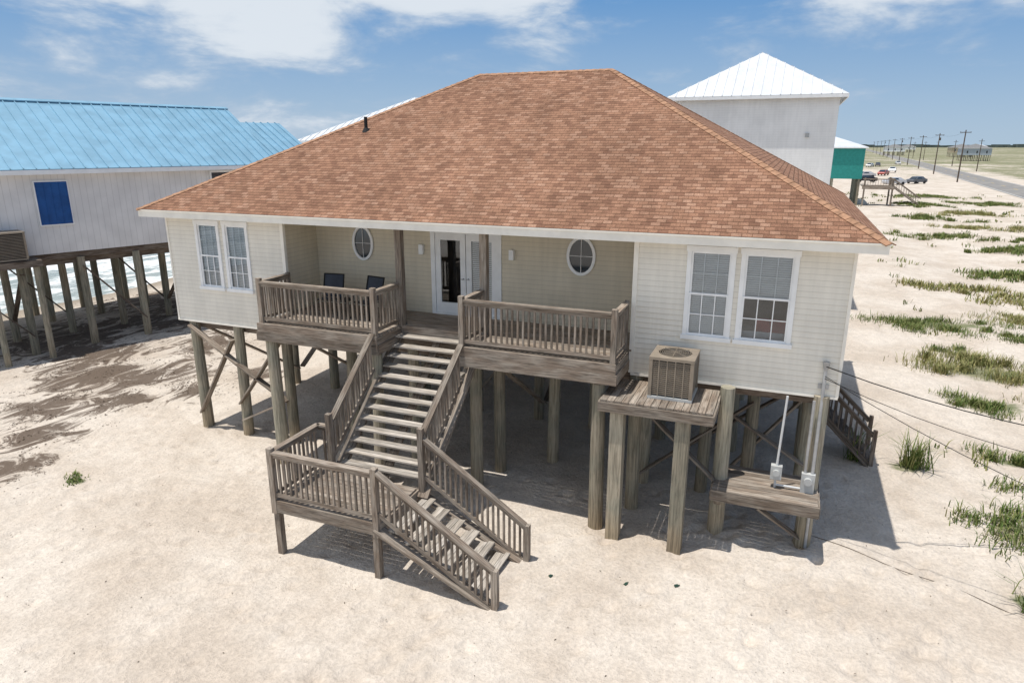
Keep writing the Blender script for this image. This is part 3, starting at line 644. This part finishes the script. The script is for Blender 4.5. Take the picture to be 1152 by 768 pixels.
def hiphouse(name,x0,y0,x1,y1,zf,zt,zr,wm,rm,oh=.35,ribs=.45,nwin=3):
    N=empty(name); s=B('walls',wm,N)
    s.box(x0,y0,zf,x1,y1,zt,.5); s.done()
    h=min(x1-x0,y1-y0)/2+oh; a_,b_,c_,d_=[V(q) for q in ((x0-oh,y0-oh,zt),(x1+oh,y0-oh,zt),(x1+oh,y1+oh,zt),(x0-oh,y1+oh,zt))]
    if x1-x0>y1-y0: r0,r1=V((x0-oh+h,(y0+y1)/2,zr)),V((x1+oh-h,(y0+y1)/2,zr)); fs=[(a_,b_,r1,r0),(b_,c_,r1),(c_,d_,r0,r1),(d_,a_,r0)]
    else: r0,r1=V(((x0+x1)/2,y0-oh+h,zr)),V(((x0+x1)/2,y1+oh-h,zr)); fs=[(a_,b_,r0),(b_,c_,r1,r0),(c_,d_,r1),(d_,a_,r0,r1)]
    s=B('roof',rm,N)
    for f_ in fs:
        s.poly(f_,(f_[1]-f_[0]).normalized(),(0,0,1))
        u=(f_[1]-f_[0]); Ln=u.length; u=u.normalized(); inn=V((-u.y,u.x,0)); dz=(zr-zt)/h
        if ribs:
            t_=ribs
            while t_<Ln-.1:
                k=min(t_,Ln-t_,h); q=f_[0]+u*t_; s.beam(q+V((0,0,.02)),q+inn*k+V((0,0,dz*k+.02)),.03,.04); t_+=ribs
    s.done()
    s=B('fascia',WHITE,N); s.box(x0-oh,y0-oh,zt-.16,x1+oh,y0-oh+.04,zt-.01); s.box(x0-oh,y1+oh-.04,zt-.16,x1+oh,y1+oh,zt-.01); s.box(x0-oh,y0-oh+.04,zt-.16,x0-oh+.04,y1+oh-.04,zt-.01); s.box(x1+oh-.04,y0-oh+.04,zt-.16,x1+oh,y1+oh-.04,zt-.01); s.done()
    s=B('windows',DGL,N); t=B('window_trim',WHITE,N)
    for i in range(nwin):
        xx=x0+(x1-x0)*(i+.5)/nwin; zz=zf+1.0+(0 if zt-zf<5 else 2.7)
        s.box(xx-.4,y0-.05,zz,xx+.4,y0-.01,zz+1.3); t.box(xx-.48,y0-.04,zz-.08,xx-.4,y0-.01,zz+1.38); t.box(xx+.4,y0-.04,zz-.08,xx+.48,y0-.01,zz+1.38); t.box(xx-.4,y0-.041,zz+1.3,xx+.4,y0-.01,zz+1.38)
        s.box(x1+.01,y0+(y1-y0)*(i+.5)/nwin-.4,zz,x1+.05,y0+(y1-y0)*(i+.5)/nwin+.4,zz+1.3)
    s.done(); t.done()
    s=B('piles',PILE,N)
    nxp=max(2,int((x1-x0)/3))
    for i in range(nxp+1):
        for j in range(4): xx=x0+.3+(x1-x0-.6)*i/nxp; yy_=y0+.3+(y1-y0-.6)*j/3; s.box(xx-.15,yy_-.15,-1,xx+.15,yy_+.15,zf)
    s.done(); return N
WS=siding('white_lap_siding',(.90,.90,.885),.88)
TEAL=simple('teal_siding',(.03,.27,.24),.6,.1); TAN=simple('tan_siding',(.5,.42,.3),.7,.1); GRY=simple('grey_siding',(.4,.45,.5),.7,.1); SAL=simple('salmon_siding',(.6,.3,.2),.7,.1)
GR=simple('grey_shingle',(.2,.2,.2),.9,.2)
N=hiphouse('white_house',10.15,23,17.85,31,3.4,10.5,12.9,WS,WM,nwin=0)
s=B('gable_vent',GREYB,N); s.box(16.5,22.93,8.55,16.68,22.99,8.75); s.done()
hiphouse('white_roof_house',-17.6,28.4,-5.4,41,3.4,8.5,11.7,WS,WM,nwin=3)
N=hiphouse('teal_house',14,95,25.0,107,3.6,7.9,9.9,TEAL,WM,nwin=0,ribs=0)
s=B('deck_and_stairs',WOOD,N); planks_x(s,25.1,29,94,98,2.7,.3); s.box(25.1,93.9,2.3,29.1,93.98,2.72)
railing(s,(25.1,94,2.7),(29,94,2.7),1,.1,.3); railing(s,(29,94,2.7),(29,98,2.7),1,.1,.3)
for x,y in ((25.4,94.2),(28.9,94.2),(28.9,97.8)): post(s,x,y,-.5,3.8,.2)
for y in (94.3,96): s.beam((29,y,2.6),(32.5,y,.1),.08,.3,(0,1,0)); railing(s,(29,y,2.7),(32.5,y,.2),1,.1,.3)
for i in range(13): s.box(29+i*.27,94.3,2.5-i*.19,29.25+i*.27,96,2.55-i*.19)
s.done()
for nm,x,y,m_,r_,w_ in (('tan_house',20,150,TAN,GR,10),('grey_house',26,240,GRY,WM,11),('salmon_house',34,330,SAL,GR,11),('tan_house',36,460,TAN,WM,13),('grey_house',110,420,GRY,GR,13),('teal_house',150,380,TEAL,WM,13),('salmon_house',190,430,SAL,WM,14),('tan_house',130,560,TAN,GR,14),('white_house',95,620,WS,GR,14),('white_house',170,520,WS,WM,14),('grey_house',60,760,GRY,GR,14),('tan_house',240,640,TAN,WM,14),('white_house',140,900,WS,GR,14),('grey_house',230,1000,GRY,WM,14),('white_house',330,900,WS,GR,16)):
    hiphouse(nm,x-w_,y,x,y+w_,3,6.5,8.8,m_,r_,ribs=0)
# ---------------------------------------------------------------- utility poles
PW=simple('pole_wood',(.11,.085,.065),.9,.2)
tops=[]
for i,y in enumerate((172,222,272,325,380,440,502,560,620,700,800)):
    x=cx(y)-6.6; E=B('utility_pole',PW); E.cyl((x,y,-.5),(x,y,11.4),.17,.11,8)
    E.box(x-1.1,y-.06,10.8,x+1.1,y+.06,10.95)
    for k in (-1,0,1): E.cyl((x+k,y,10.95),(x+k,y,11.1),.04,n=6)
    E.cyl((x+.25,y,9.4),(x+.25,y,10.2),.2,n=8) if i%3==1 else None
    E.done(); tops.append((x,y,11.1))
pts=[]
for a_,b_ in zip(tops[:-1],tops[1:]): pts+=sag(a_,b_,.8,8)
cable('overhead_wire',pts,.015,BLACK)
for y in (250,310,370,430,500):
    x=cx(y)+8; E=B('utility_pole',PW); E.cyl((x,y,-.5),(x,y,10),.16,.1,8); E.box(x-.8,y-.06,9.3,x+.8,y+.06,9.42); E.done()
# ---------------------------------------------------------------- cars
def car(name,x,y,rot,col):
    E=empty(name); E.location=(x,y,gz(x,y)); E.rotation_euler=(0,0,rot)
    m_=simple(name+'_paint',col,.25,.04,2,.2,.6)
    prof=[(-2.25,.35),(-2.28,.75),(-2.1,.95),(-1.3,1.02),(-.7,1.48),(.9,1.52),(1.65,1.08),(2.2,1.0),(2.28,.6),(2.2,.32)]
    b=B('body',m_,E)
    for sy in (-.88,.88): b.face([V((px,sy*(1 if pz<1.1 else .84),pz)) for px,pz in prof],[(0,0)]*len(prof))
    for i in range(len(prof)):
        j=(i+1)%len(prof); p_,q_=prof[i],prof[j]; w0=.88*(1 if p_[1]<1.1 else .84); w1=.88*(1 if q_[1]<1.1 else .84)
        b.face([V((p_[0],-w0,p_[1])),V((p_[0],w0,p_[1])),V((q_[0],w1,q_[1])),V((q_[0],-w1,q_[1]))],[(0,0)]*4)
    b.done()
    g=B('windows',DGL,E)
    for sy in (-1,1): g.face([V((-1.1,sy*.87,1.07)),V((1.4,sy*.87,1.1)),V((.85,sy*.765,1.43)),V((-.65,sy*.765,1.42))],[(0,0)]*4)
    g.face([V((-1.33,-.72,1.05)),V((-1.33,.72,1.05)),V((-.75,.66,1.47)),V((-.75,-.66,1.47))],[(0,0)]*4); g.face([V((1.66,-.72,1.12)),V((1.66,.72,1.12)),V((.95,.66,1.53)),V((.95,-.66,1.53))],[(0,0)]*4)
    g.done()
    w_=B('wheels',BLACK,E)
    for wx in (-1.4,1.45):
        for sy in (-1,1): w_.cyl((wx,sy*.7,.33),(wx,sy*.92,.33),.33,n=14)
    w_.done()
car('parked_car',36,154,.5,(.55,.56,.58)); car('parked_car',41,160,.8,(.12,.13,.15)); car('parked_car',46.5,300,1.5,(.05,.05,.06)); car('parked_car',43,292,1.2,(.6,.6,.6)); car('parked_car',39,205,1.2,(.3,.05,.04)); car('parked_car',34,196,.3,(.5,.5,.52)); car('parked_car',57,330,1.6,(.7,.7,.7)); car('parked_car',31,160,.2,(.03,.03,.04)); car('parked_car',44,230,1.4,(.75,.75,.75))
# ---------------------------------------------------------------- vegetation
GM,T=newmat('beach_grass_blades',.8,(.12,.15,.04),0,.2)
setc(T,T.mix(T.attr('tint'),(.085,.145,.032),(.36,.31,.14)))
g=B('beach_grass',GM)
def blade(x,y,h,lean,t,w=.012):
    a=random.uniform(0,6.283); z=gz(x,y)-.02; dx,dy=math.cos(a)*lean*h,math.sin(a)*lean*h; px,py=-math.sin(a)*w,math.cos(a)*w
    m1=(x+dx*.4,y+dy*.4,z+h*.6); tp=(x+dx,y+dy,z+h*(1-.2*lean))
    g.face([(x-px,y-py,z),(x+px,y+py,z),(m1[0]+px*.8,m1[1]+py*.8,m1[2]),(m1[0]-px*.8,m1[1]-py*.8,m1[2])],[(0,0)]*4,t); g.face([(m1[0]-px*.8,m1[1]-py*.8,m1[2]),(m1[0]+px*.8,m1[1]+py*.8,m1[2]),tp],[(0,0)]*3,t)
for k,(a,b_,r_) in enumerate(CL):
    far=b_>26; n=int((1050 if not far else 430)*r_**1.35); brown=random.random()<.2
    if k==2: brown=True
    if k in (0,1,10,3): brown=False
    tall={5:.75,7:.6,2:.36}.get(k,.24 if not far else .34)
    if k==10: tall=.1
    sub=[(random.gauss(0,.55)*r_*1.3,random.gauss(0,.55)*r_*.75,random.uniform(.12,.6)*min(1.4,r_*.7+.3)) for _ in range(max(3,int(8*r_)))]
    if tall>.5: n=int(n*.45)
    for i in range(n):
        sx,sy,sr=random.choice(sub); x=a+sx+random.gauss(0,sr*.7);y=b_+sy+random.gauss(0,sr*.6)
        t=min(1,max(0,random.gauss(.66 if brown else .24,.22)))
        blade(x,y,tall*random.uniform(.35,1.5),random.uniform(.2,1.0),t,.013 if not far else .03)
for i in range(330):
    x=random.uniform(20.5,48); y=random.uniform(0,130)
    if noise.noise(V((x*.12,y*.12,5)))<.02-.1*sstep(28,40,x): continue
    for j in range(8): blade(x+random.gauss(0,.2),y+random.gauss(0,.2),random.uniform(.12,.4),random.uniform(.2,.9),min(1,max(0,random.gauss(.4,.25))),.02+.0004*y)
g.done()
SW=simple('dried_seaweed',(.11,.078,.052),.95,.4,6)
g=B('seaweed_wrack',SW)
for a,b_,r_ in WD:
    for i in range(int(260*r_)):
        x=a+random.gauss(0,r_*.85);y=b_+random.gauss(0,r_*.85)
        if noise.noise(V((x*1.1,y*1.1,9)))<.05: continue
        an=random.uniform(0,3.14); l_=random.uniform(.012,.055); z=gz(x,y)+.003; g.face([(x-l_*math.cos(an),y-l_*math.sin(an),z),(x+.012*math.sin(an),y-.012*math.cos(an),z+.012),(x+l_*math.cos(an),y+l_*math.sin(an),z+.004),(x-.012*math.sin(an),y+.012*math.cos(an),z+.015)],[(0,0)]*4)
for i in range(300):
    x=random.uniform(-4,24);y=random.uniform(-9,2); an=random.uniform(0,3.14); l_=random.uniform(.008,.03); z=gz(x,y)+.004
    g.face([(x-l_*math.cos(an),y-l_*math.sin(an),z),(x+.01*math.sin(an),y-.01*math.cos(an),z+.01),(x+l_*math.cos(an),y+l_*math.sin(an),z+.005),(x-.01*math.sin(an),y+.01*math.cos(an),z+.012)],[(0,0)]*4)
g.done()
BOT=simple('bottle_green',(.03,.07,.05),.3,.2,20)
for x,y,s_,a in ((12.56,-3.26,.03,.9),(14.0,-2.98,.045,1.2),(14.9,-2.65,.04,.6)):
    b=B('discarded_bottle',BOT); d=V((math.cos(a),math.sin(a),0)); c_=V((x,y,gz(x,y)+.02)); b.cyl(c_,c_+d*s_*1.6,.03,n=10); b.cyl(c_+d*s_*1.6,c_+d*s_*2.1,.03,.012,n=10); b.cyl(c_+d*s_*2.1,c_+d*s_*2.7,.012,n=8); b.done()
# ---------------------------------------------------------------- light
w=bpy.data.worlds.new('World'); S.world=w; w.use_nodes=True; T=NT(w.node_tree)
sky=T.new('ShaderNodeTexSky'); sky.sky_type='NISHITA'; sky.sun_disc=False; sky.sun_elevation=math.radians(77.2); sky.sun_rotation=math.radians(-131.4); sky.dust_density=.6
tc=T.new('ShaderNodeTexCoord'); D_=tc.outputs['Generated']; sep=T.new('ShaderNodeSeparateXYZ'); T.put(sep.inputs[0],D_); z=sep.outputs[2]
ST_=.12
hz=tuple(c/ST_ for c in (.41,.55,.70)); tp=tuple(c/ST_ for c in (.125,.31,.61))
base=T.mix(T.mapr(z,0.0,.19,0,1,False),hz,tp)
col=T.mix(T.mapr(z,.18,.6,.92,.1),sky.outputs[0],base)
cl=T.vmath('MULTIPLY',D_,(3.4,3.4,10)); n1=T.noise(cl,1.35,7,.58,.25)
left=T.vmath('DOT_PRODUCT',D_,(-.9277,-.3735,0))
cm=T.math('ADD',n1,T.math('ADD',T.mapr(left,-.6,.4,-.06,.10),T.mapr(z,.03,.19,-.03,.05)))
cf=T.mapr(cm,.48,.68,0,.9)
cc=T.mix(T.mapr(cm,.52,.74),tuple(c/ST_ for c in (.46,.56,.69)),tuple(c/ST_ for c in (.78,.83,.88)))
cc=T.mix(T.mapr(z,.25,.7),cc,tuple(c/ST_ for c in (.68,.73,.80)))  # unseen overhead cloud tone, added to lift ambient light on shaded walls
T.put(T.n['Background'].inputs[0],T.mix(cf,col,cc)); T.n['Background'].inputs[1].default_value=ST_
s=bpy.data.lights.new('sun','SUN'); s.energy=4.2; s.angle=0.009; s.color=(1,.955,.89); so=bpy.data.objects.new('sun',s); S.collection.objects.link(so)
so.rotation_euler=Vector((1.07,0.95,-6.3)).to_track_quat('-Z','Y').to_euler()
